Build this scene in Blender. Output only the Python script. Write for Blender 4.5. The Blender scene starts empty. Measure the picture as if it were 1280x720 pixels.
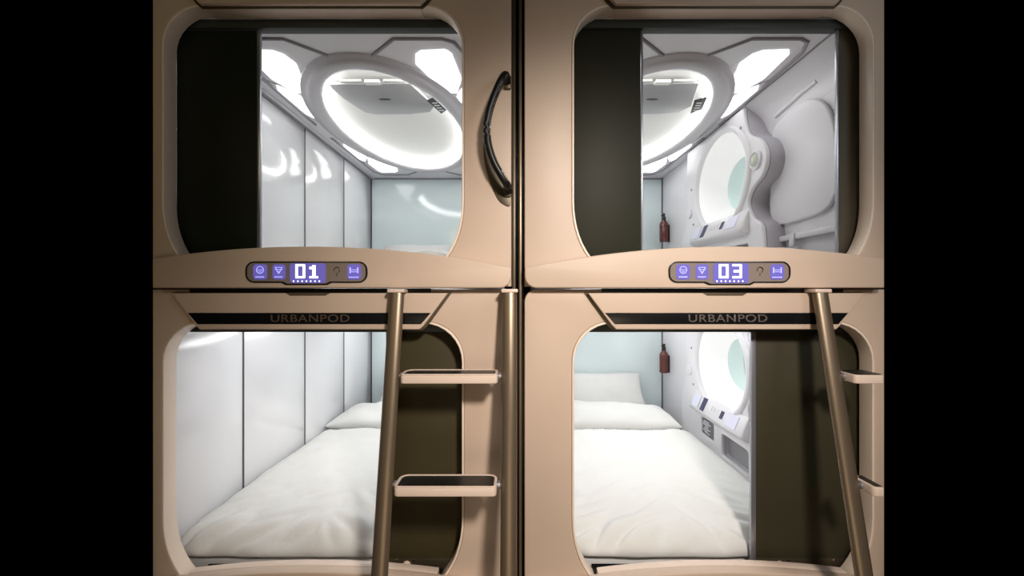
import bpy, bmesh, math, random
from mathutils import Vector, Matrix, noise
random.seed(4)
COL = bpy.context.scene.collection
H = 1.2            # eye height; all heights below are relative to a row's base
PITCH = 1.03
PI = math.pi

# ------------------------------------------------------------------ materials
def mat(name, col, rough=.5, metal=0., emit=None, es=0., coat=0., spec=.5, bump=None, vary=None):
    m = bpy.data.materials.new(name); m.use_nodes = True
    nt = m.node_tree; b = nt.nodes['Principled BSDF']
    b.inputs['Base Color'].default_value = (*col, 1)
    b.inputs['Roughness'].default_value = rough
    b.inputs['Metallic'].default_value = metal
    b.inputs['Specular IOR Level'].default_value = spec
    b.inputs['Coat Weight'].default_value = coat
    b.inputs['Coat Roughness'].default_value = .12
    if emit:
        b.inputs['Emission Color'].default_value = (*emit, 1)
        b.inputs['Emission Strength'].default_value = es
    if bump or vary:
        tc = nt.nodes.new('ShaderNodeTexCoord')
        mp = nt.nodes.new('ShaderNodeMapping'); nt.links.new(tc.outputs['Object'], mp.inputs[0])
        nz = nt.nodes.new('ShaderNodeTexNoise'); nt.links.new(mp.outputs[0], nz.inputs['Vector'])
        sc, scale, strength, dist = bump or vary[:4]
        mp.inputs['Scale'].default_value = sc
        nz.inputs['Scale'].default_value = scale; nz.inputs['Detail'].default_value = 4
        if bump:
            bp = nt.nodes.new('ShaderNodeBump'); bp.inputs['Strength'].default_value = strength
            bp.inputs['Distance'].default_value = dist
            nt.links.new(nz.outputs['Fac'], bp.inputs['Height']); nt.links.new(bp.outputs[0], b.inputs['Normal'])
        if vary:
            rp = nt.nodes.new('ShaderNodeValToRGB')
            rp.color_ramp.elements[0].position = .3; rp.color_ramp.elements[1].position = .7
            rp.color_ramp.elements[0].color = (*[c*.9 for c in col], 1); rp.color_ramp.elements[1].color = (*[min(1,c*1.08) for c in col], 1)
            nt.links.new(nz.outputs['Fac'], rp.inputs[0]); nt.links.new(rp.outputs[0], b.inputs['Base Color'])
    return m
M = dict(
 liner = mat('opening_liner_lit', (.80,.67,.55), .35),  # edge highlight of the reveal put into a brighter cream
 rimshade = mat('rim_shaded_moulding', (.56,.545,.575), .35),  # shading of the rim put into a greyer tone
 handle_black = mat('handle_black', (.006,.006,.006), .38, spec=.35),
 champ = mat('champagne_paint', (.575,.445,.345), .45, 0, spec=.35, vary=((1,1,1),1.6,0,0)),
 cream = mat('cream_paint', (.70,.56,.46), .40),
 bronze = mat('bronze_metal', (.190,.143,.095), .36, .6),
 bronze_d = mat('dark_bronze', (.085,.065,.04), .4, .5),
 black = mat('black_plastic', (.008,.008,.008), .35),
 blackgl = mat('black_gloss', (.006,.006,.007), .25, coat=.15),
 track = mat('grey_track', (.03,.036,.032), .5, .2),
 alu = mat('aluminium', (.42,.43,.48), .3, .75),
 chrome = mat('chrome', (.75,.72,.68), .15, 1),
 white = mat('white_moulding', (.74,.73,.76), .32),
 whiteg = mat('white_gloss_panel', (.76,.765,.79), .12, coat=.5, bump=((60,60,1),3,.035,.003)),
 back = mat('pale_blue_glass', (.76,.86,.875), .07, coat=.5),
 seam = mat('seam_dark', (.05,.05,.06), .5),  # dark colour of the joints and backing
 greyseam = mat('grey_groove', (.30,.29,.32), .5),
 dome = mat('ceiling_dome', (.80,.80,.78), .4),
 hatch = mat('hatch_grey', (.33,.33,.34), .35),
 cove = mat('cove_light', (.9,.9,.88), .5, emit=(1,1,.97), es=9.6),
 cove_low = mat('cove_light_bright', (.9,.9,.88), .5, emit=(1,1,.98), es=11.5),
 panel_low = mat('light_diffuser_bright', (.9,.9,.9), .4, emit=(1,1,1), es=4.2),
 panel_l = mat('light_diffuser', (.9,.9,.9), .4, emit=(1,1,1), es=2.8),
 bowl = mat('mirror_light_bowl', (.86,.86,.86), .4, emit=(1,1,1), es=.22),
 mirror = mat('mirror_reflection_tint', (.60,.74,.72), .05, 1),  # green tint imitates the reflected back wall
 linen = mat('white_linen', (.66,.665,.65), .85, bump=((1,1,1),9,.45,.012)),
 pillow = mat('white_pillow_linen', (.68,.68,.665), .85, bump=((1,1,1),12,.2,.008)),
 bottle = mat('red_brown_bottle', (.11,.014,.009), .18, coat=.6),
 bottlecap = mat('bottle_cap_dark', (.012,.008,.008), .3),
 steel = mat('letter_metal', (.30,.25,.21), .3, .7),
 letter = mat('letter_metal_dim', (.11,.075,.05), .4, .3),  # dim copy of the letter metal, shade put into the colour
 disp = mat('display_violet', (.10,.09,.30), .25, emit=(.22,.18,.75), es=.42),
 disp_d = mat('display_lens', (.25,.20,.17), .2, coat=.6),
 disp_i = mat('display_icons', (.4,.4,.8), .3, emit=(.45,.42,.95), es=1.0),
 digit = mat('display_digits', (.9,.9,1), .3, emit=(.85,.95,1), es=2.2),
 lilac = mat('lilac_key', (.68,.68,.84), .4),
 navy = mat('navy_label', (.03,.035,.10), .4),
 console_s = mat('console_side_shaded', (.47,.455,.50), .4),  # shade of the side face put into a greyer white moulding
 greycard = mat('grey_card', (.16,.16,.18), .5),
 base = mat('base_dark', (.05,.045,.04), .6),
 carpet = mat('dark_carpet', (.09,.07,.055), .9, vary=((1,1,1),30,0,0)),
)
def tint(name, col, rough=.55): return mat(name, col, rough, 0, spec=.22)  # colours per pane stand in for reflections on the dark glass
TINT = [tint('tinted_glass_dark_green', (.008,.0105,.006)), tint('tinted_glass_faint_reflection', (.019,.019,.010)),
        tint('tinted_glass_olive_reflection', (.050,.040,.017)), tint('tinted_glass_warm_reflection', (.042,.037,.020)),
        tint('tinted_glass_taupe_reflection', (.085,.072,.05))]

# ------------------------------------------------------------------ helpers
def link(name, me, m, parent=None, smooth=35):
    if m:
        me.materials.clear(); me.materials.append(m)
    if smooth:
        me.shade_smooth(); me.set_sharp_from_angle(angle=math.radians(smooth))
    o = bpy.data.objects.new(name, me); COL.objects.link(o)
    if parent: o.parent = parent
    return o
def finish(bm, name, m, parent=None, smooth=35, loc=None):
    bmesh.ops.recalc_face_normals(bm, faces=bm.faces)
    if loc:
        bmesh.ops.translate(bm, verts=bm.verts, vec=-Vector(loc))
    me = bpy.data.meshes.new(name); bm.to_mesh(me); bm.free()
    o = link(name, me, m, parent, smooth)
    if loc: o.location = loc
    return o
def box(bm, x0,x1,y0,y1,z0,z1, bev=0.):
    g = bmesh.ops.create_cube(bm, size=1)
    for v in g['verts']:
        v.co = Vector(((x0+x1)/2+v.co.x*(x1-x0), (y0+y1)/2+v.co.y*(y1-y0), (z0+z1)/2+v.co.z*(z1-z0)))
    if bev:
        es = list({e for v in g['verts'] for e in v.link_edges})
        bmesh.ops.bevel(bm, geom=es, offset=bev, segments=2, profile=.5, affect='EDGES')
def plate(bm, loops, c0, c1, frame, bev=0., res=2):
    """2-D outline loops filled and extruded from c0 to c1; frame maps (a,b,c) to a point."""
    cu = bpy.data.curves.new('t','CURVE'); cu.dimensions='2D'; cu.fill_mode='BOTH'
    t = abs(c1-c0); cu.extrude = max(t/2-bev, 1e-5); cu.bevel_depth=bev; cu.bevel_resolution=res; cu.offset=-bev
    for lp in loops:
        sp = cu.splines.new('POLY'); sp.points.add(len(lp)-1)
        for p,q in zip(sp.points, lp): p.co=(q[0],q[1],0,1)
        sp.use_cyclic_u=True
    o = bpy.data.objects.new('t',cu); COL.objects.link(o)
    dg = bpy.context.evaluated_depsgraph_get()
    me = bpy.data.meshes.new_from_object(o.evaluated_get(dg))
    mid=(c0+c1)/2
    n0=len(bm.verts); vs=[bm.verts.new(frame(v.co.x,v.co.y,v.co.z+mid)) for v in me.vertices]
    for p in me.polygons:
        try: bm.faces.new([vs[i] for i in p.vertices])
        except ValueError: pass
    bmesh.ops.remove_doubles(bm, verts=[v for v in bm.verts if v in set(vs)], dist=1e-5)
    bpy.data.objects.remove(o); bpy.data.curves.remove(cu); bpy.data.meshes.remove(me)
FR = lambda a,b,c: (a,c,b)          # upright facing the corridor
UP = lambda a,b,c: (a,b,c)          # lying flat
SD = lambda a,b,c: (c,a,b)          # on a side wall: a = depth, b = height
def rrect(x0,x1,y0,y1, r, n=6):
    rs = r if isinstance(r,(list,tuple)) else [r]*4   # bl, br, tr, tl
    out=[]
    for (cx,cy,a0,rr) in ((x0,y0,PI,rs[0]),(x1,y0,1.5*PI,rs[1]),(x1,y1,0,rs[2]),(x0,y1,.5*PI,rs[3])):
        if rr<=1e-6: out.append((cx,cy)); continue
        ox = cx+(rr if cx==x0 else -rr); oy = cy+(rr if cy==y0 else -rr)
        for i in range(n+1):
            a=a0+i/n*PI/2; out.append((ox+rr*math.cos(a), oy+rr*math.sin(a)))
    return out
def ell(cx,cy,a,b,n=48): return [(cx+a*math.cos(2*PI*i/n), cy+b*math.sin(2*PI*i/n)) for i in range(n)]
def bez(p0,p1,p2,p3,n=8):
    return [tuple((1-t)**3*p0[k]+3*(1-t)**2*t*p1[k]+3*(1-t)*t*t*p2[k]+t**3*p3[k] for k in (0,1)) for t in [i/n for i in range(n+1)]]
def crom(pts, n=6, closed=False):
    out=[]; N=len(pts); rng = range(N if closed else N-1)
    for i in rng:
        g=lambda k: Vector(pts[k%N] if closed else pts[max(0,min(N-1,k))])
        p0,p1,p2,p3=g(i-1),g(i),g(i+1),g(i+2)
        for k in range(n):
            t=k/n
            out.append(.5*((2*p1)+(-p0+p2)*t+(2*p0-5*p1+4*p2-p3)*t*t+(-p0+3*p1-3*p2+p3)*t**3))
    if not closed: out.append(Vector(pts[-1]))
    return out
def tube(bm, pts, r, seg=10, closed=False, flat=None):
    """sweep a round (or oval: flat=(rx,ry)) section; r may be a list."""
    pts=[Vector(p) for p in pts]; N=len(pts); rings=[]
    up=Vector((0,0,1))
    for i,p in enumerate(pts):
        a=pts[(i-1)%N] if (closed or i>0) else p; b=pts[(i+1)%N] if (closed or i<N-1) else p
        t=(b-a).normalized()
        n=up.cross(t)
        if n.length<.05: n=Vector((1,0,0))
        n.normalize(); m2=t.cross(n)
        rr=r[i] if isinstance(r,(list,tuple)) else r
        rx,ry=(flat if flat else (rr,rr))
        rings.append([bm.verts.new(p+n*rx*math.cos(2*PI*k/seg)+m2*ry*math.sin(2*PI*k/seg)) for k in range(seg)])
    for i in range(N if closed else N-1):
        A,B=rings[i],rings[(i+1)%N]
        for k in range(seg): bm.faces.new((A[k],A[(k+1)%seg],B[(k+1)%seg],B[k]))
    if not closed:
        bm.faces.new(rings[0][::-1]); bm.faces.new(rings[-1])
def lathe(bm, prof, c=(0,0,0), seg=20, axis='z'):
    rings=[]
    for (r,z) in prof:
        ring=[]
        for k in range(seg):
            a=2*PI*k/seg; x,y=r*math.cos(a),r*math.sin(a)
            p={'z':(x,y,z),'y':(x,z,y),'x':(z,x,y)}[axis]
            ring.append(bm.verts.new(Vector(c)+Vector(p)))
        rings.append(ring)
    for A,B in zip(rings,rings[1:]):
        for k in range(seg): bm.faces.new((A[k],A[(k+1)%seg],B[(k+1)%seg],B[k]))
    if prof[0][0]>1e-5: bm.faces.new(rings[0][::-1])
    if prof[-1][0]>1e-5: bm.faces.new(rings[-1])
    bmesh.ops.remove_doubles(bm, verts=bm.verts, dist=1e-6)
def loft(bm, loops, closed=True):
    """loops: lists of points of equal count."""
    R=[[bm.verts.new(p) for p in lp] for lp in loops]
    n=len(R[0])
    for A,B in zip(R,R[1:]):
        for k in range(n if closed else n-1): bm.faces.new((A[k],A[(k+1)%n],B[(k+1)%n],B[k]))
    return R
def text(s, size, m, name, parent, loc, depth=.001, sx=1., rot=(PI/2,0,0), spacing=1.):
    cu=bpy.data.curves.new('t','FONT'); cu.body=s; cu.size=size; cu.align_x='CENTER'; cu.align_y='CENTER'; cu.extrude=depth; cu.space_character=spacing
    o=bpy.data.objects.new('t',cu); COL.objects.link(o)
    me=bpy.data.meshes.new_from_object(o.evaluated_get(bpy.context.evaluated_depsgraph_get()))
    me.transform(Matrix.Diagonal((sx,1,1,1)))
    bpy.data.objects.remove(o); bpy.data.curves.remove(cu)
    ob=link(name, me, m, parent, 0); ob.location=loc; ob.rotation_euler=rot
    return ob
def empty(name, loc, label, cat, group=None, rz=0):
    o=bpy.data.objects.new(name,None); COL.objects.link(o); o.location=loc; o.rotation_euler=(0,0,rz); o.empty_display_size=.1
    o['label']=label; o['category']=cat
    if group: o['group']=group
    return o
def tag(o,label,cat,group=None):
    o['label']=label; o['category']=cat
    if group: o['group']=group
    return o

# ------------------------------------------------------------------ one sleeping pod (local: x across, y depth, z above the row base)
UL, UR, YB, ZC = -.5415, .5345, 2.08, .945      # inside walls, back wall, ceiling
RCY, RA, RB = 1.08, .70, .34                     # ceiling ring
def arch(u): return .1465-.068*(u/.65)**2

def facade(p, u0, u1):
    r=.04
    left=[(-.484,.80)]
    hole = bez((.484,.30),(.484,.22),(.462,.15),(.415,.10),8) + [(.415,.045),(-.415,.045)] + bez((-.415,.10),(-.462,.15),(-.484,.22),(-.484,.30),8)
    hole += [(-.484+.125-.125*math.cos(a), .805+.125*math.sin(a)) for a in [i/8*PI/2 for i in range(9)]]
    hole += [(.484-.125+.125*math.sin(a), .805+.125*math.cos(a)) for a in [i/8*PI/2 for i in range(9)]]
    inner_r = (u1>.6)
    out = rrect(u0,u1,.02,1.041,[0,0,r if inner_r else 0,0 if inner_r else r])
    bm=bmesh.new(); k=1+.007/.484; hole2=[(q[0]*k,.5+(q[1]-.5)*k) for q in hole]; plate(bm,[out,hole2],0,.05,FR,.004,3)
    finish(bm,'facade_panel',M['champ'],p,40)
    bm=bmesh.new(); hole1=[(q[0]*(1+.0066/.484),.5+(q[1]-.5)*(1+.0066/.484)) for q in hole]; plate(bm,[hole1,hole],-.002,.052,FR,.0022,2); finish(bm,'opening_liner',M['liner'],p,40)
    # arched control bar
    lo=[]
    n=24
    ub0,ub1=(max(u0,-.489),min(u1,.4916)) if False else ((-.489,u1) if inner_r else (u0,.4916))
    for i in range(n+1):
        u=ub0+(ub1-ub0)*i/n; lo.append((u,arch(u)))
    if inner_r: lo += [(u1-.0+0*.01, .05)]+[(u1-.038+.038*math.cos(a), .053-.038*math.sin(a)) for a in [i/6*PI/2 for i in range(1,7)]]+[(ub0,.015)]
    else: lo += [(ub1,.015)]+[(u0+.038-.038*math.sin(a), .053-.038*math.cos(a)) for a in [i/6*PI/2 for i in range(0,7)]]
    bm=bmesh.new(); plate(bm,[lo],-.038,-.0008,FR,.005,3)
    bar=finish(bm,'control_bar',M['champ'],p,40)
    sl=[(-.405+.81*i/16, arch(-.405+.81*i/16)-.001) for i in range(17)]+[(.405,.046),(-.405,.046)]
    bm=bmesh.new(); plate(bm,[sl],0.,.03,FR,.002,1)
    finish(bm,'door_sill',M['cream'],p,40)
    bm=bmesh.new(); box(bm,-.41,.41,.0305,.10,.046,.085)
    finish(bm,'door_track',M['black'],p,0)
    return bar

def display(p, bar, num):
    # recessed dark surround, lens with a drop in the middle
    def shape(g):
        a=.187-.0+g; r=.022+g
        top=.095+g*.8; bot=.036-g*.8
        pts=rrect(-a,a,bot,top,[r,r,r,r],5)
        # cut the drop into the bottom edge
        k=[i for i,q in enumerate(pts) if q[1]<=bot+1e-6]
        i0=5
        return pts[:6]+[(-.075-g,bot),(-.06-g,bot-.007),(.06+g,bot-.007),(.075+g,bot)]+pts[6:]
    y=-.0382
    bm=bmesh.new(); plate(bm,[shape(.005),shape(0)],y-.004,y+.002,FR,.0005,1); finish(bm,'display_rim',M['blackgl'],bar,30)
    bm=bmesh.new(); plate(bm,[shape(0)],y-.002,y+.001,FR); d=finish(bm,'display_panel',M['disp_d'],bar,30)
    y2=y-.0024
    bm=bmesh.new(); plate(bm,[rrect(-.052,.060,.031,.093,.010)],y2-.001,y2+.0005,FR); finish(bm,'display_screen',M['disp'],bar,0)
    for (a,b) in ((-.168,-.124),(-.107,-.066),(.128,.172)):
        bm=bmesh.new(); plate(bm,[rrect(a,b,.042,.090,.010)],y2-.0006,y2+.0003,FR)
        finish(bm,'icon_backlight',M['disp'],bar,0)
    # the two digits, block segments
    seg={'0':'abcdef','1':'bc','3':'abgcd'}
    bm=bmesh.new(); w,h,t=.021,.022,.0075
    for ch,cx in ((num[0],-.019),(num[1],.023)):
        S=dict(a=(cx-w/2-.004,cx+w/2+.004,.0645+h-t/2,.0645+h+t/2), d=(cx-w/2-.004,cx+w/2+.004,.0645-h-t/2,.0645-h+t/2), g=(cx-w/2,cx+w/2+.004,.0645-t/2,.0645+t/2),
               b=(cx+w/2-t/2+.001,cx+w/2+t/2+.001,.0645,.0645+h), c=(cx+w/2-t/2+.001,cx+w/2+t/2+.001,.0645-h,.0645), f=(cx-w/2-t/2-.001,cx-w/2+t/2-.001,.0645,.0645+h), e=(cx-w/2-t/2-.001,cx-w/2+t/2-.001,.0645-h,.0645))
        if ch=='1':
            for q in ((cx-.004,cx+.006,.0645-h,.0645+h),(cx-.013,cx-.003,.0645+h*.35,.0645+h*.75),(cx-.013,cx+.014,.0645-h-t/2,.0645-h+t/2)):
                box(bm,q[0],q[1],y2-.0016,y2-.0011,q[2]*.86+.0125,q[3]*.86+.0125)
        else:
            for s in seg[ch]:
                q=S[s]; box(bm,q[0],q[1],y2-.0016,y2-.0011,q[2]*.86+.0125,q[3]*.86+.0125)
    for k in range(7): lathe(bm,[(.0001,-.0006),(.0022,-.0006),(.0022,0)],(-.040+k*.0135,y2-.0011,.0365),8,'y')
    finish(bm,'pod_number',M['digit'],bar,0)
    # icons
    bm=bmesh.new(); yy=y2-.0012
    def bars(x0,x1,z): 
        n=5
        for i in range(n): box(bm,x0+(x1-x0)*i/n,x0+(x1-x0)*(i+.75)/n,yy-.0004,yy,z-.0015,z+.0015)
    bars(-.160,-.132,.050)
    tube(bm,[(-.146+.011*math.cos(a),yy,.072+.011*math.sin(a)) for a in [2*PI*i/14 for i in range(14)]],.0011,5,True)
    tube(bm,[(-.154,yy,.072),(-.138,yy,.072)],.001,5); tube(bm,[(-.150,yy,.066),(-.142,yy,.066)],.001,5)
    finish(bm,'status_icon',M['disp_i'],bar,0); bm=bmesh.new(); bars(-.100,-.074,.050)
    for z in (.080,.073,.066): tube(bm,[(-.098,yy,z),(-.076,yy,z)] if z>.07 else [(-.092,yy,z),(-.082,yy,z)],.001,5)
    tube(bm,[(-.098,yy,.080),(-.087,yy,.060)],.001,5); tube(bm,[(-.076,yy,.080),(-.087,yy,.060)],.001,5)
    finish(bm,'status_icon',M['disp_i'],bar,0); bm=bmesh.new(); bars(.134,.166,.049)
    for x in (.138,.162): tube(bm,[(x,yy,.062),(x,yy,.080)],.0018,5)
    for z in (.066,.072): tube(bm,[(.141,yy,z),(.159,yy,z)],.001,5)
    finish(bm,'status_icon',M['disp_i'],bar,0)
    bm=bmesh.new(); tube(bm,[(.096+.009*math.cos(a),yy,.072+.009*math.sin(a)) for a in [-.9+i*5/9 for i in range(9)]],.0013,5)
    tube(bm,[(.096,yy,.063),(.096,yy,.054)],.0012,5)
    finish(bm,'dim_icon',M['bronze_d'],bar,0)

def header(p, sign_bright, dz=0.):
    bm=bmesh.new(); plate(bm,[[(-.452,1.031),(-.372,.920+dz),(-.358,.9085+dz),(.358,.9085+dz),(.372,.920+dz),(.452,1.031)]],-.006,-.0006,FR,.001)
    finish(bm,'header_shadow_gap',M['bronze_d'],p,30)
    bm=bmesh.new()
    plate(bm,[[(-.442,1.029),(-.365,.925+dz),(-.352,.9125+dz),(.352,.9125+dz),(.365,.925+dz),(.442,1.029)]],-.022,-.0061,FR,.004,3)
    hd=finish(bm,'header_beam',M['champ'],p,40)
    bm=bmesh.new(); box(bm,-.350,.350,-.0055,.055,.9125+dz,.9290+dz,.002); finish(bm,'header_soffit',M['cream'],hd,40)  # glow from inside put into a lighter underside colour
    bm=bmesh.new(); plate(bm,[[(-.388,.966+dz),(-.357,.930+dz),(.357,.930+dz),(.388,.966+dz)]],-.0236,-.0215,FR,.0006)
    st=finish(bm,'name_strip',M['blackgl'],hd,30)
    text('URBANPOD',.034,M['steel'] if sign_bright else M['letter'],'name_lettering',hd,(.003,-.0245,.9475+dz),.0008,1.32,spacing=1.08)
    bm=bmesh.new(); box(bm,-.395,.385,-.0075,-.0002,1.0305,1.0440,.001)
    finish(bm,'blind_slot',M['black'],p,0)
    bm=bmesh.new(); plate(bm,[[(-.075,1.029),(-.062,1.021),(.052,1.021),(.065,1.029)]],-.0235,-.021,FR,.0005)
    finish(bm,'pull_tab',M['bronze'],hd,30)
    # top guide rail of the sliding doors
    bm=bmesh.new(); box(bm,-.50,.50,.056,.092,.897,.926,.002); 
    finish(bm,'top_rail',M['track'],p,30)

def door(p, u0, u1, m, edges, y=.070, rollers=True):
    """a sliding tinted pane with metal edge strips at the given x sides."""
    bm=bmesh.new(); box(bm,u0,u1,y,y+.006,.09,.896,.001)
    d=finish(bm,'sliding_door',m,p,30)
    bm=bmesh.new()
    for (e,w) in edges: box(bm,e-w/2,e+w/2,y-.003,y+.009,.088,.897,.0015)
    finish(bm,'door_edge_strip',M['alu'],d,30)
    if rollers:
        w=u1-u0
        for f in (.1,.30,.72):
            bm=bmesh.new(); lathe(bm,[(.0001,-.004),(.004,-.0035),(.0048,0)],(u0+w*f,y,.118),10,'y')
            finish(bm,'door_screw',M['chrome'],d,40)
        bm=bmesh.new(); lathe(bm,[(.0001,-.012),(.010,-.012),(.014,-.006),(.014,0)],(u0+w*.22,y-.001,.102),14,'y')
        finish(bm,'door_roller',M['cream'],d,40)
        bm=bmesh.new(); box(bm,u0+.004,u1-.004,y-.002,y-.0001,.0905,.124,.0008); finish(bm,'bottom_rail',M['bronze_d'],d,30)
    return d

def shell(p, low):
    cove=M['cove_low'] if low else M['cove']; diff=M['panel_low'] if low else M['panel_l']
    # left wall: four tall gloss panels with dark joints
    ys=[.055,.478,1.008,1.540,2.075]
    for a,b in zip(ys,ys[1:]):
        bm=bmesh.new(); box(bm,UL-.012,UL,a+.004,b-.004,.03,ZC-.012,.0015)
        finish(bm,'wall_panel',M['whiteg'],p,40)
    for a in ys[1:4]:
        bm=bmesh.new(); box(bm,UL-.010,UL+.0012,a-.0055,a+.0055,.03,ZC-.012); finish(bm,'panel_joint',M['seam'],p,0)
    bm=bmesh.new(); box(bm,UL-.022,UL-.0125,.052,YB,.02,ZC+.004); finish(bm,'left_wall_backing',M['seam'],p,0)
    # cornice along the left wall
    bm=bmesh.new(); box(bm,UL-.012,UL+.012,.055,YB-.002,ZC-.0105,ZC-.001,.002); finish(bm,'cornice',M['greyseam'],p,40)
    bm=bmesh.new(); box(bm,UL+.0125,UL+.034,.055,YB-.002,ZC-.006,ZC-.001,.001); finish(bm,'cornice',M['white'],p,40)
    # back wall
    bm=bmesh.new(); box(bm,UL+.001,UR-.001,YB,YB+.02,.02,ZC); bw=finish(bm,'back_wall',M['back'],p,0)
    bm=bmesh.new()
    for x in (UL+.003,UR-.004):
        bm=bmesh.new(); box(bm,x-.0035,x+.0035,YB-.006,YB-.0005,.03,ZC-.011); finish(bm,'corner_joint',M['seam'],bw,0)
    bm=bmesh.new(); box(bm,UL,UR,YB-.012,YB-.0005,ZC-.010,ZC-.0005); finish(bm,'top_joint',M['greyseam'],bw,0)
    # floor of the pod
    bm=bmesh.new(); box(bm,UL,UR+.04,.11,YB,.018,.034); finish(bm,'bed_base',M['base'],p,0)
    # ceiling with the oval hole
    bm=bmesh.new(); plate(bm,[rrect(UL,UR+.05,.0925,YB+.02,0), ell(0,RCY,RB+.04,RA+.05,72)],ZC,ZC+.012,UP)
    ce=finish(bm,'ceiling_panel',M['white'],p,30)
    # moulded oval rim
    prof=[(.102,ZC-.0005),(.098,ZC-.008),(.078,ZC-.010),(.074,ZC-.018),(.052,ZC-.026),(.025,ZC-.026),(.006,ZC-.020),(.0,ZC-.010),(.004,ZC+.002)]
    bm=bmesh.new(); loft(bm,[[(x,y,z) for x,y in ell(0,RCY,RB+o,RA+o,72)] for o,z in prof])
    finish(bm,'oval_rim',M['rimshade'],ce,60)
    prof=[(.004,ZC+.001),(.0,ZC+.012),(-.012,ZC+.026),(-.035,ZC+.036)]
    bm=bmesh.new(); loft(bm,[[(x,y,z) for x,y in ell(0,RCY,RB+o,RA+o,72)] for o,z in prof])
    finish(bm,'light_ring',cove,ce,60)
    prof=[(-.035,ZC+.036),(-.09,ZC+.040),(-.16,ZC+.043),(-.25,ZC+.045),(-.33,ZC+.046)]
    bm=bmesh.new(); R=loft(bm,[[(x,y,z) for x,y in ell(0,RCY,RB+o,RA+o,72)] for o,z in prof]); bm.faces.new(R[-1])
    dm=finish(bm,'ceiling_dome',M['dome'],ce,60)
    # access hatch in the dome, with hinge plates
    bm=bmesh.new(); plate(bm,[[(-.215,.575),(.17,.565),(.235,.80),(.20,.87),(.09,.895),(-.10,.90),(-.15,.875),(-.20,.72)]],ZC+.020,ZC+.038,UP,.004,2)
    ht=finish(bm,'ceiling_hatch',M['hatch'],ce,40)
    bm=bmesh.new(); box(bm,-.035,.035,.545,.575,ZC+.017,ZC+.030,.002); box(bm,-.15,-.05,.548,.566,ZC+.024,ZC+.032,.001); box(bm,.05,.15,.548,.566,ZC+.024,ZC+.032,.001)
    finish(bm,'hatch_hinge',M['dome'],ht,40)
    bm=bmesh.new(); plate(bm,[ell(.005,.72,.030,.009,16)],ZC+.0185,ZC+.0197,UP)
    finish(bm,'hatch_latch',M['seam'],ht,0)
    bm=bmesh.new(); plate(bm,[[(.215,.72),(.262,.68),(.300,.82),(.258,.87)]],ZC+.012,ZC+.016,UP,.001)
    vt=finish(bm,'vent_grille',M['blackgl'],ce,30)
    bm=bmesh.new()
    for k in range(4):
        bm=bmesh.new(); box(bm,.236+.006*k,.262+.006*k,.738+.028*k,.746+.028*k,ZC+.0105,ZC+.0115); finish(bm,'grille_slot',M['white'],vt,0)
    # corner plates with light diffusers
    G=[(.085,.775),(.205,.887),(.385,.887),(.425,.865),(.452,.80),(.468,.10)]
    A=[(.247,.72),(.262,.785),(.288,.81),(.385,.818),(.405,.79),(.418,.60),(.380,.470),(.340,.475),(.285,.60)]
    B=[(.375,.435),(.425,.55),(.448,.50),(.450,.24),(.430,.19),(.385,.36)]
    for sx in (1,-1):
        for sy in (-1,1):
            cxm = 0 
            f=lambda q: (sx*q[0]*(1.0 if sx>0 else 1.0), RCY+sy*q[1])
            bm=bmesh.new()
            pts=[f(q) for q in G]
            if sy>0 : pass
            tube(bm,[(q[0],q[1],ZC-.0005) for q in pts],.008,8)
            tube(bm,[(*f((.345,.450)),ZC-.0005),(*f((.45,.585)),ZC-.0005)],.003,6)
            finish(bm,'ceiling_groove',M['greyseam'],ce,60)
            for P in (A,B):
                o_=[f(q) for q in P]
                c=Vector((sum(q[0] for q in o_)/len(o_),sum(q[1] for q in o_)/len(o_)))
                big=[tuple(c+(Vector(q)-c)*1.10) for q in o_]
                bm=bmesh.new(); plate(bm,[o_],ZC-.004,ZC-.0005,UP,.001)
                l=finish(bm,'light_panel',diff,ce,30)

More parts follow.
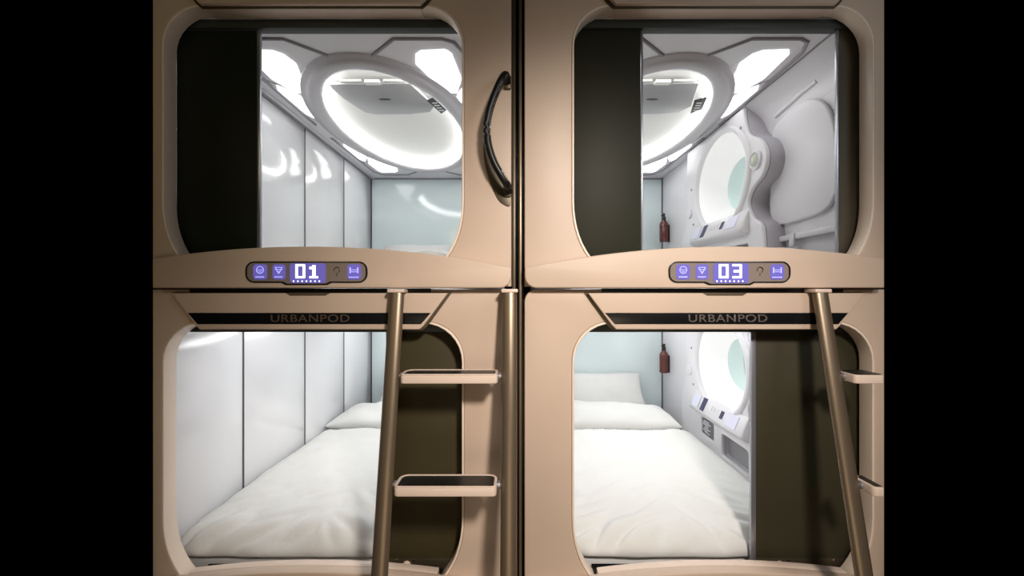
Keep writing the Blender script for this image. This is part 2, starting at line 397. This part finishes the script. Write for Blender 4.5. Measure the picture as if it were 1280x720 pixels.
def right_wall(p):
    uf, uc = .58, .472          # recessed wall, face of the moulded console
    bm=bmesh.new(); box(bm,uf,uf+.02,.095,.76,.02,.90); finish(bm,'side_wall',M['white'],p,0); bm=bmesh.new(); box(bm,UR,UR+.02,1.36,YB,.02,ZC); rw=finish(bm,'side_wall',M['white'],p,0)
    # coved top of the recessed part
    bm=bmesh.new(); prof=[(.478,ZC-.0006),(.500,.928),(.530,.908),(.560,.880),(.575,.845),(uf-.0005,.80),(uf+.018,.80),(.598,ZC-.0006)]
    loft(bm,[[(u,y,z) for u,z in prof] for y in (.095,.80)]); finish(bm,'wall_cove',M['white'],rw,50)
    bm=bmesh.new(); tube(bm,[(.4775,.10,ZC-.001),(.4775,.735,ZC-.001)],.004,8); finish(bm,'cove_groove',M['greyseam'],rw,60)
    bm=bmesh.new(); tube(bm,[(uf-.010,.64,.845),(uf-.014,.45,.868),(uf-.014,.36,.872)],.009,8); finish(bm,'wall_rib',M['white'],rw,60)
    # padded raised panel
    P=crom([(.655,.345),(.66,.60),(.655,.765),(.56,.815),(.43,.825),(.33,.775),(.265,.655),(.245,.45),(.285,.345),(.42,.318)],4,True)
    bm=bmesh.new(); plate(bm,[[tuple(q)[:2] for q in [(v[0],v[1]) for v in P]]],uf-.020,uf-.0004,SD,.009,4); finish(bm,'raised_panel',M['white'],rw,60)
    bm=bmesh.new(); box(bm,uf-.03,uf-.0004,.10,.62,.235,.262,.006); box(bm,uf-.038,uf-.029,.47,.50,.205,.262,.002)
    finish(bm,'wall_ledge',M['white'],rw,40)
    # console, outline in (depth,height)
    front=[(.745,.935),(.740,.875),(.700,.785),(.600,.720),(.553,.635),(.580,.555),(.672,.505),(.706,.440),(.660,.365),(.590,.31),(.575,.17)]
    front=[tuple(v) for v in crom([Vector(q) for q in front],4)]
    out=front+[(.575,.04),(1.52,.04),(1.52,.34),(1.46,.44),(1.43,.60),(1.45,.72),(1.43,.935)]
    cy,cz,ra,rb=.985,.622,.285,.262
    niche1=rrect(1.06,1.22,.165,.265,.012,3); niche2=rrect(.70,.97,.125,.245,.02,3)
    bm=bmesh.new(); plate(bm,[out,ell(cy,cz,ra,rb,56),niche1,niche2],uc,uc+.022,SD,.007,3)
    co=finish(bm,'mirror_console',M['white'],p,45)
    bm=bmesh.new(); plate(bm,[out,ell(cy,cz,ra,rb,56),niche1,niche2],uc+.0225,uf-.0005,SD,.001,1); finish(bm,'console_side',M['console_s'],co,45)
    # lit bowl, rim, mirror
    prof=[(0,.4),(0,.472),(-.03,.50),(-.075,.53),(-.115,.560)]
    bm=bmesh.new(); loft(bm,[[(u,y,z) for y,z in ell(cy+(.03 if i>2 else .0),cz,ra+o,rb+o,56)] for i,(o,u) in enumerate([(.004,.474),(-.006,.480),(-.028,.510),(-.068,.565),(-.115,.620)])])
    finish(bm,'mirror_light',M['bowl'],co,60)
    bm=bmesh.new(); loft(bm,[[(u,y,z) for y,z in ell(cy,cz,ra+o,rb+o,56)] for o,u in ((.030,uc-.0004),(.026,uc-.012),(.014,uc-.018),(.002,uc-.013),(-.004,uc+.008))])
    finish(bm,'mirror_rim',M['white'],co,60)
    bm=bmesh.new(); plate(bm,[ell(cy+.03,cz,ra-.112,rb-.112,40)],.618,.623,SD); finish(bm,'mirror',M['mirror'],co,30)
    # round reading-lamp dial on the lobe
    bm=bmesh.new(); lathe(bm,[(.046,0),(.046,-.010),(.038,-.014),(.034,-.006),(.030,-.006)],(uc-.0004,.628,.632),24,'x'); dl=finish(bm,'reading_lamp',M['white'],co,50)
    bm=bmesh.new(); lathe(bm,[(.030,-.0062),(.030,-.010),(.018,-.014),(.0002,-.015)],(uc-.0004,.628,.632),20,'x'); finish(bm,'lamp_lens',mat('lamp_lens_%d'%len(bpy.data.materials),(.42,.46,.38),.3),dl,50)
    bm=bmesh.new(); lathe(bm,[(.032,0),(.032,-.008),(.024,-.011),(.0002,-.011)],(uc-.0004,1.385,.52),18,'x'); finish(bm,'wall_socket',M['white'],co,50)
    # control panel, sloping out under the mirror
    bm=bmesh.new()
    loft(bm,[[(uc-.0004,y,.415),(uc-.010,y,.405),(uc-.045,y,.325),(uc-.038,y,.305),(uc-.0004,y,.285)] for y in (.69,.70,1.29,1.30)])
    for v in bm.verts:
        if v.co.y in (.69,1.30) or abs(v.co.y-.69)<1e-5 or abs(v.co.y-1.30)<1e-5: v.co.x=uc-.0004+(v.co.x-uc)*.75; v.co.z=.35+(v.co.z-.35)*.85
    bmesh.ops.holes_fill(bm,edges=bm.edges,sides=5)
    cp=finish(bm,'control_panel',M['white'],co,50)
    def key(y0,y1,t0,t1,mm,nm):
        pa=Vector((uc-.010,0,.405)); pb=Vector((uc-.045,0,.325)); nrm=Vector((-.08,0,.035)).normalized()
        bm=bmesh.new()
        q=lambda y,t,o: pa.lerp(pb,t)+Vector((0,y,0))+nrm*o
        loft(bm,[[q(y0,t0,o),q(y1,t0,o),q(y1,t1,o),q(y0,t1,o)] for o in (.0005,.003)]); bm.faces.new(bm.verts[-4:] if False else [list(bm.verts)[i] for i in range(len(bm.verts)-4,len(bm.verts))])
        finish(bm,nm,mm,cp,0)
    key(1.18,1.26,.1,.9,M['lilac'],'key_pad'); key(1.10,1.145,.05,.95,M['navy'],'panel_screen'); key(.89,.92,.25,.75,M['navy'],'socket')
    key(.75,.85,.1,.9,M['lilac'],'key_pad')
    for y in (.95,.99,1.02): key(y,y+.018,.3,.6,M['cove'] if False else M['white'],'panel_button')
    # niches: notice card and shelf
    bm=bmesh.new(); box(bm,uc+.006,uc+.010,1.066,1.214,.171,.260); nc=finish(bm,'notice_card',M['greycard'],co,0)
    bm=bmesh.new()
    random.seed(9)
    for k in range(7):
        z=.250-k*.011
        y0=1.205-random.random()*.03; y1=y0-.035-random.random()*.07
        box(bm,uc+.0035,uc+.0058,max(1.075,y1),y0,z-.0025,z+.0025)
    finish(bm,'card_print',M['white'],nc,0)
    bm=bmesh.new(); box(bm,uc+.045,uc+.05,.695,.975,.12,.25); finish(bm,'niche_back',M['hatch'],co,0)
    # small sensors
    for yy,zz in ((.765,.84),(1.36,.67),(1.33,.44)):
        bm=bmesh.new(); lathe(bm,[(.007,0),(.007,-.004),(.0002,-.005)],(uc-.0004,yy,zz),10,'x'); finish(bm,'screw_cap',M['greyseam'],co,40)

def make_pod(xc, row, u0, u1, label, num, doors, bright):
    p=empty('sleeping_pod',(xc,0,H-row*PITCH),label,'sleeping pod','champagne sleeping pods stacked two high')
    bar=facade(p,u0,u1); 
    if num: display(p,bar,num)
    header(p,bright,.012 if row==0 else 0); shell(p,row==1); right_wall(p)
    for d in doors: door(p,*d)
    return p
XL, XR = -.6625, .670
D=lambda px,xc: (px-646)/366.-xc
pUL=make_pod(XL,0,-.5215,.645,'upper left sleeping pod with number 01 on its lit display','01',
    [(-.50,D(321,XL),TINT[0],[(D(323.5,XL),.011)],.070,False)],False)
pUR=make_pod(XR,0,-.645,.525,'upper right sleeping pod with number 03 on its lit display','03',
    [(-.50,D(801,XR),TINT[1],[(D(802.5,XR),.006)],.070,False),(D(1049,XR),.52,TINT[4],[(D(1047,XR),.006)],.070,False)],False)
pLL=make_pod(XL,1,-.5215,.645,'lower left sleeping pod with glass door slid right behind the ladder',None,
    [(D(485,XL),.515,TINT[2],[(D(484,XL),.008)],.070,True)],False)
pLR=make_pod(XR,1,-.645,.525,'lower right sleeping pod with wide olive glass door beside its ladder',None,
    [(D(944,XR),.515,TINT[3],[(D(941.5,XR),.017)],.070,True)],True)

# grab handle bolted to the upper left pod
def grab_handle(p):
    pts=[(.632,-.008,.722),(.628,-.040,.728),(.618,-.062,.705),(.598,-.068,.655),(.578,-.070,.590),(.570,-.070,.530),(.576,-.070,.470),(.593,-.068,.415),(.618,-.062,.368),(.634,-.045,.343),(.638,-.008,.338)]
    pts=[(x,y,.331+(z-.338)*.91) for x,y,z in pts]
    C=crom(pts,5); bm=bmesh.new()
    tube(bm,C,.012,12,flat=None,closed=False); 
    h=finish(bm,'grab_handle',M['handle_black'],p,60)
    bm=bmesh.new(); C2=[v+Vector((.009,-.009,0)) for v in C[8:-8]]; tube(bm,C2,.0016,6); finish(bm,'handle_inlay',M['chrome'],h,60)
    bm=bmesh.new()
    for z in (.680,.331):
        bm=bmesh.new(); box(bm,.620,.644,-.010,-.0004,z-.022,z+.022,.004)
        finish(bm,'handle_mount',M['bronze_d'],h,40)
    bm=bmesh.new(); S=crom([Vector(q) for q in [(.640,.345),(.60,.42),(.578,.50),(.570,.57),(.556,.50),(.557,.43),(.575,.36),(.600,.305),(.622,.285),(.642,.285)]],4,True)
    plate(bm,[[(v[0],v[1]) for v in S]],-.0030,-.0004,FR,.001); finish(bm,'handle_shadow',M['bronze_d'],h,40)  # thin dark sheet shaped as the shadow cast by the handle
grab_handle(pUL)

# ------------------------------------------------------------------ ladders
def ladder(x0, x1, label, second_rail=True, cut=None):
    yt, sl = -.046, .2126
    g=empty('pod_ladder',((x0+x1)/2,yt-sl*(H),0),label,'ladder','bronze bunk ladders')
    gx,gy=g.location.x,g.location.y
    yy=lambda Z: yt+sl*Z          # Z negative downwards
    L=lambda x,Z: Vector((x-gx, yy(Z)-gy, H+Z))
    rails=[x0]+([x1] if second_rail else [])
    for x in rails:
        bm=bmesh.new(); pts=[L(x,-H+.004)+Vector((0,0,0)),L(x,-.6),L(x,-.02),L(x,.0)]
        tube(bm,pts,.02,16,flat=(.0235,.015)); r=finish(bm,'rail',M['bronze'],g,50)
        bm=bmesh.new(); a=L(x,.004); box(bm,a.x-.026,a.x+.026,a.y-.018,a.y+.036,a.z-.0035,a.z+.008,.003); finish(bm,'rail_cap',M['cream'],r,40)
        bm=bmesh.new(); a=L(x,-H+.0); tube(bm,[a+Vector((0,0,0.001)),a+Vector((0,.008,.04))],.02,14,flat=(.026,.020)); finish(bm,'rubber_foot',M['black'],r,50)
    for k,Z in enumerate((-.237,-.535,-.833)):
        a=x0+.035; b=x1-.034
        if cut: b=cut[k]
        cyy=yy(Z)-.000
        f,bk=cyy-.043-gy,cyy+.037-gy
        a-=gx; b-=gx; z=H+Z
        open_end = cut is not None
        out=rrect(a,b,f,bk,[.012,0 if open_end else .012,0 if open_end else .025,.025],5)
        inn=rrect(a+.008,(b if open_end else b-.008),f+.006,bk-.006,[.006,0 if open_end else .006,0 if open_end else .018,.018],5)
        bm=bmesh.new()
        if open_end: plate(bm,[out],z-.028,z-.003,UP,.002,2)
        else:
            plate(bm,[out],z-.028,z-.0045,UP,.002,2)
            plate(bm,[out,inn],z-.0045,z,UP,.0012,2)
        r=finish(bm,'rung',M['cream'],g,40)
        inn=[(min(q[0],b),q[1]) for q in inn]
        bm=bmesh.new(); plate(bm,[inn],z-.0044 if not open_end else z-.0029,z-.002 if not open_end else z-.0005,UP); finish(bm,'grip_strip',M['black'],r,0)
        for e,s in ((a,-1),(b,1)):
            if s>0 and open_end: continue
            bm=bmesh.new()
            lathe(bm,[(.007,0),(.007,.003),(.0115,.004),(.0115,.010),(.007,.012),(.007,.018)],(0,0,0),14,'x')
            vs=[v for v in bm.verts if not v.tag]
            for v in vs:
                v.co=Vector((e+s*(v.co.x-.001), v.co.y*1+ (cyy-gy), v.co.z+z-.014)); v.tag=True
            finish(bm,'rung_pin',M['alu'],r,50)
    return g
ladder(-.376,-.0226,'full two-rail ladder hooked on the left pods beside the centre post')
ladder(.951,1.305,'ladder leaning against lower right pod with one slanting rail in view',False,(1.066,1.012,.965))

# ------------------------------------------------------------------ beds
def quilt(xc,row,zt,seed,label):
    W0,W1,Y0,Y1=UL+.004,.425,.090,1.22
    if row==0: pass
    zb=.118; nx,ny=84,110
    bm=bmesh.new(); off=Vector((seed*3.1,seed*1.7,0))
    def hgt(u,y):
        r=.060
        dl=(u-W0); dr=(W1-u); df=(y-Y0); db=(Y1-y)
        rf=.075
        def rd(d,r): 
            d=min(max(d,0),r); return math.sqrt(max(0,r*r-(r-d)**2))/r
        e=min(1,rd(df,rf*1.4))*min(1,.35+.65*rd(db,.05))*min(1,rd(dr,.13))*min(1,.55+.45*rd(dl,.07))
        base=zb+(zt-zb)*e
        n=noise.noise(Vector((u*3,y*2.2,0))+off)*.011+noise.noise(Vector((u*7,y*5,3))+off)*.006+noise.noise(Vector((u*16+y*6,y*13,7))+off)*.0028
        # fine tension creases fanning from the front corners
        k=math.exp(-((y-Y0)/.25)) ; c=abs(u-(W0+W1)/2)/((W1-W0)/2)
        s=1 if u>(W0+W1)/2 else -1
        cr=abs(noise.noise(Vector(((u*s*9+y*11),(y*3-u*s*2.5),5))+off))
        n-=(.35-min(.35,cr))*.115*k*(.35+.65*c)
        n+=.004*math.sin(60*u+6*noise.noise(Vector((u*4,y*4,9))+off))*math.exp(-(Y1-y)/.03)
        return base+n*min(1,e*1.5)
    g=[[None]*(ny+1) for _ in range(nx+1)]
    for i in range(nx+1):
        for j in range(ny+1):
            su=i/nx; sv=j/ny
            su=.5-.5*math.cos(PI*su)*(.35)+(su-.5)*.65 if False else su
            u=W0+(W1-W0)*su; y=Y0+(Y1-Y0)*(sv**1.25)
            cd=max(0,.16-(y-Y0))/.16; yy=y
            # rounded front corners in plan
            q=abs(2*su-1); bow=.018*(q**6)*cd
            wave=.006*noise.noise(Vector((u*8,0,1))+off)*cd
            g[i][j]=bm.verts.new((u,yy+bow+wave,hgt(u,y)))
    for i in range(nx):
        for j in range(ny): bm.faces.new((g[i][j],g[i+1][j],g[i+1][j+1],g[i][j+1]))
    ring=[g[i][0] for i in range(nx+1)]+[g[nx][j] for j in range(1,ny+1)]+[g[i][ny] for i in range(nx-1,-1,-1)]+[g[0][j] for j in range(ny-1,0,-1)]
    low=[bm.verts.new((v.co.x,v.co.y+(.012 if v.co.y<Y0+.05 else 0),zb-.012 if v.co.y<Y1-.01 else zb-.004)) for v in ring]
    n=len(ring)
    for k in range(n): bm.faces.new((ring[k],ring[(k+1)%n],low[(k+1)%n],low[k]))
    o=finish(bm,'quilt',M['linen'],None,80,loc=(0,.65,zb)); o.location=(xc,.65,H-row*PITCH+zb)
    tag(o,label,'quilt','white quilts on the pod beds')
    if row==1:
        for k in range(13):
            u=W0+.05+(W1-W0-.10)*k/12; y=Y1-.028+random.uniform(-.004,.004)
            bm=bmesh.new(); bmesh.ops.create_uvsphere(bm,u_segments=8,v_segments=6,radius=.0055,matrix=Matrix.Translation((u,y-.65,hgt(u,y)-zb+.001)))
            finish(bm,'edge_button',M['greyseam'],o,60)
    return o
def mattress(xc,row,label):
    bm=bmesh.new(); box(bm,UL+.006,.455,.125,2.06,.036,.098,.016)
    o=finish(bm,'mattress',M['pillow'],None,50,loc=(0,1.1,.036)); o.location=(xc,1.1,H-row*PITCH+.036)
    tag(o,label,'mattress','white mattresses in the pods')
def pillow(name,w,d,h,seed,pinch=.10):
    bm=bmesh.new(); n=36; off=Vector((seed*2.3,seed,seed*.7)); 
    def P(s,t,sg):
        a=(1-abs(s)**2.6)*(1-abs(t)**2.6)
        k=1-pinch*(1-abs(t)**2)*abs(s)**3*0.6; m=1-pinch*(1-abs(s)**2)*abs(t)**3*.6
        z=sg*h/2*max(0,a)**.42
        x=w/2*s*(1-pinch*.5*(1-t*t)*abs(s)**4); y=d/2*t*(1-pinch*.5*(1-s*s)*abs(t)**4)
        nn=noise.noise(Vector((x*6,y*6,sg))+off)*.026+noise.noise(Vector((x*14,y*9,sg*2))+off)*.014
        return (x,y,z+nn*max(0,a)**.5)
    G={}
    for sg in (1,-1):
        for i in range(n+1):
            for j in range(n+1):
                edge=i in (0,n) or j in (0,n)
                key=(i,j,0 if edge else sg)
                if key not in G: G[key]=bm.verts.new(P(math.sin(PI/2*(2*i/n-1)),math.sin(PI/2*(2*j/n-1)),sg))
        for i in range(n):
            for j in range(n):
                f=[G[(a,b,0 if (a in(0,n) or b in(0,n)) else sg)] for a,b in ((i,j),(i+1,j),(i+1,j+1),(i,j+1))]
                try: bm.faces.new(f)
                except ValueError: pass
    return finish(bm,name,M['pillow'],None,80)
def beds(xc,row,zt,seed,where):
    mattress(xc,row,'white mattress under the quilt in the %s pod'%where)
    quilt(xc,row,zt,seed,'puffy white quilt covering the bed of the %s pod'%where)
    z0=H-row*PITCH
    o=pillow('pillow',.90,.44,.155,seed+1,.05); o.location=(xc-.085,1.455,z0+.194); o.rotation_euler=(0,0,math.radians(-1.5))
    tag(o,'flat white pillow lying just behind the quilt in the %s pod'%where,'pillow','flat pillows on the pod beds')
    o=pillow('pillow',.74,.33,.13,seed+2,.10); o.location=(xc-.040,1.915,z0+.252); o.rotation_euler=(math.radians(50),0,math.radians(1))
    tag(o,'plump white pillow propped against the back wall of the %s pod'%where,'pillow','propped pillows at the pod back walls')
beds(XL,0,.158,1,'upper left'); beds(XR,0,.162,2,'upper right'); beds(XL,1,.200,3,'lower left'); beds(XR,1,.200,4,'lower right')

# ------------------------------------------------------------------ bottles on the side wall
def bottle(xc,row,label):
    z0=H-row*PITCH
    x=UR-.042; g=empty('bottle',(xc+x,1.93,z0+.400),label,'bottle','red-brown bottles at the back of the pods')
    bm=bmesh.new(); lathe(bm,[(.0002,0),(.030,0),(.034,.004),(.034,.135),(.031,.150),(.018,.168),(.014,.176)],(0,0,0),24); finish(bm,'bottle_body',M['bottle'],g,40)
    bm=bmesh.new(); lathe(bm,[(.016,.1762),(.016,.200),(.011,.204),(.011,.226),(.0002,.228)],(0,0,0),18); box(bm,-.022,.006,-.004,.004,.206,.214,.001); finish(bm,'bottle_cap',M['bottlecap'],g,40)
    bm=bmesh.new(); tube(bm,[(.035*math.cos(a),.035*math.sin(a),.010) for a in [2*PI*i/20 for i in range(20)]],.0018,6,True); tube(bm,[(.035*math.cos(a),.035*math.sin(a),.118) for a in [2*PI*i/20 for i in range(20)]],.0018,6,True); box(bm,.034,.0418,-.012,.012,.0,.135,.001)
    finish(bm,'wall_bracket',M['bottlecap'],g,40)
bottle(XR,0,'small red-brown bottle on the back of the upper right pod side wall')
bottle(XR,1,'small red-brown bottle on the back of the lower right pod side wall')

# ------------------------------------------------------------------ setting
def struct(bm,name,m,smooth=0):
    o=finish(bm,name,m,None,smooth); o['kind']='structure'; return o
bm=bmesh.new(); box(bm,-2.5,2.5,-3.6,.04,-.05,0); struct(bm,'floor',M['carpet'])
bm=bmesh.new(); box(bm,-1.184,1.195,.002,.045,0,H-PITCH+.014); struct(bm,'trim_1',M['base'])
# post between the two columns of pods
bm=bmesh.new(); box(bm,-.0165,.0235,.060,.075,.0,H+1.04); struct(bm,'trim_2',M['black'])
bm=bmesh.new(); box(bm,.0065,.0165,.004,.059,.0,H+1.04,.003); struct(bm,'trim_3',M['bronze'],40)
bm=bmesh.new(); box(bm,-.0155,-.0035,.010,.059,.0,H+1.04,.003); struct(bm,'trim_4',M['bronze_d'],40)

# ------------------------------------------------------------------ light
def area(loc, target, size, power, col, name, sy=None):
    l=bpy.data.lights.new(name,'AREA'); l.energy=power; l.color=col; l.size=size
    if sy: l.shape='RECTANGLE'; l.size_y=sy
    o=bpy.data.objects.new(name,l); COL.objects.link(o); o.location=loc
    o.rotation_euler=(Vector(target)-Vector(loc)).to_track_quat('-Z','Y').to_euler()
    return o
def spot(loc,target,power,col,name,ang,blend,rad):
    l=bpy.data.lights.new(name,'SPOT'); l.energy=power; l.color=col; l.spot_size=math.radians(ang); l.spot_blend=blend; l.shadow_soft_size=rad
    o=bpy.data.objects.new(name,l); COL.objects.link(o); o.location=loc
    o.rotation_euler=(Vector(target)-Vector(loc)).to_track_quat('-Z','Y').to_euler()
spot((.52,-1.75,H+.85),(.24,0,H-.36),205,(1,.90,.82),'corridor_downlight',72,1.,.12)
area((.1,-2.1,.35),(.1,0,H-.4),1.0,7,(1,.80,.58),'corridor_fill')
area((1.6,-1.6,H+.9),(1.12,0,H+.1),.5,7,(.90,.95,1),'corridor_cool')
area((-1.3,-1.9,H+.9),(-1.0,0,H-.1),.5,2.6,(1,.84,.48),'corridor_warm')
w=bpy.data.worlds.new('world'); bpy.context.scene.world=w; w.use_nodes=True
w.node_tree.nodes['Background'].inputs[0].default_value=(0,0,0,1)

# ------------------------------------------------------------------ camera
cd=bpy.data.cameras.new('camera'); cam=bpy.data.objects.new('camera',cd); COL.objects.link(cam)
cam.location=(0,-1.346,H); cam.rotation_euler=(PI/2,0,0)
cd.sensor_width=36; cd.lens=36*518/1280; cd.shift_x=-6/1280; cd.shift_y=6/1280; cd.clip_start=.01
sc=bpy.context.scene; sc.camera=cam
sc.view_settings.view_transform='Standard'; sc.view_settings.look='None'
sc.cycles.max_bounces=10; sc.cycles.diffuse_bounces=6
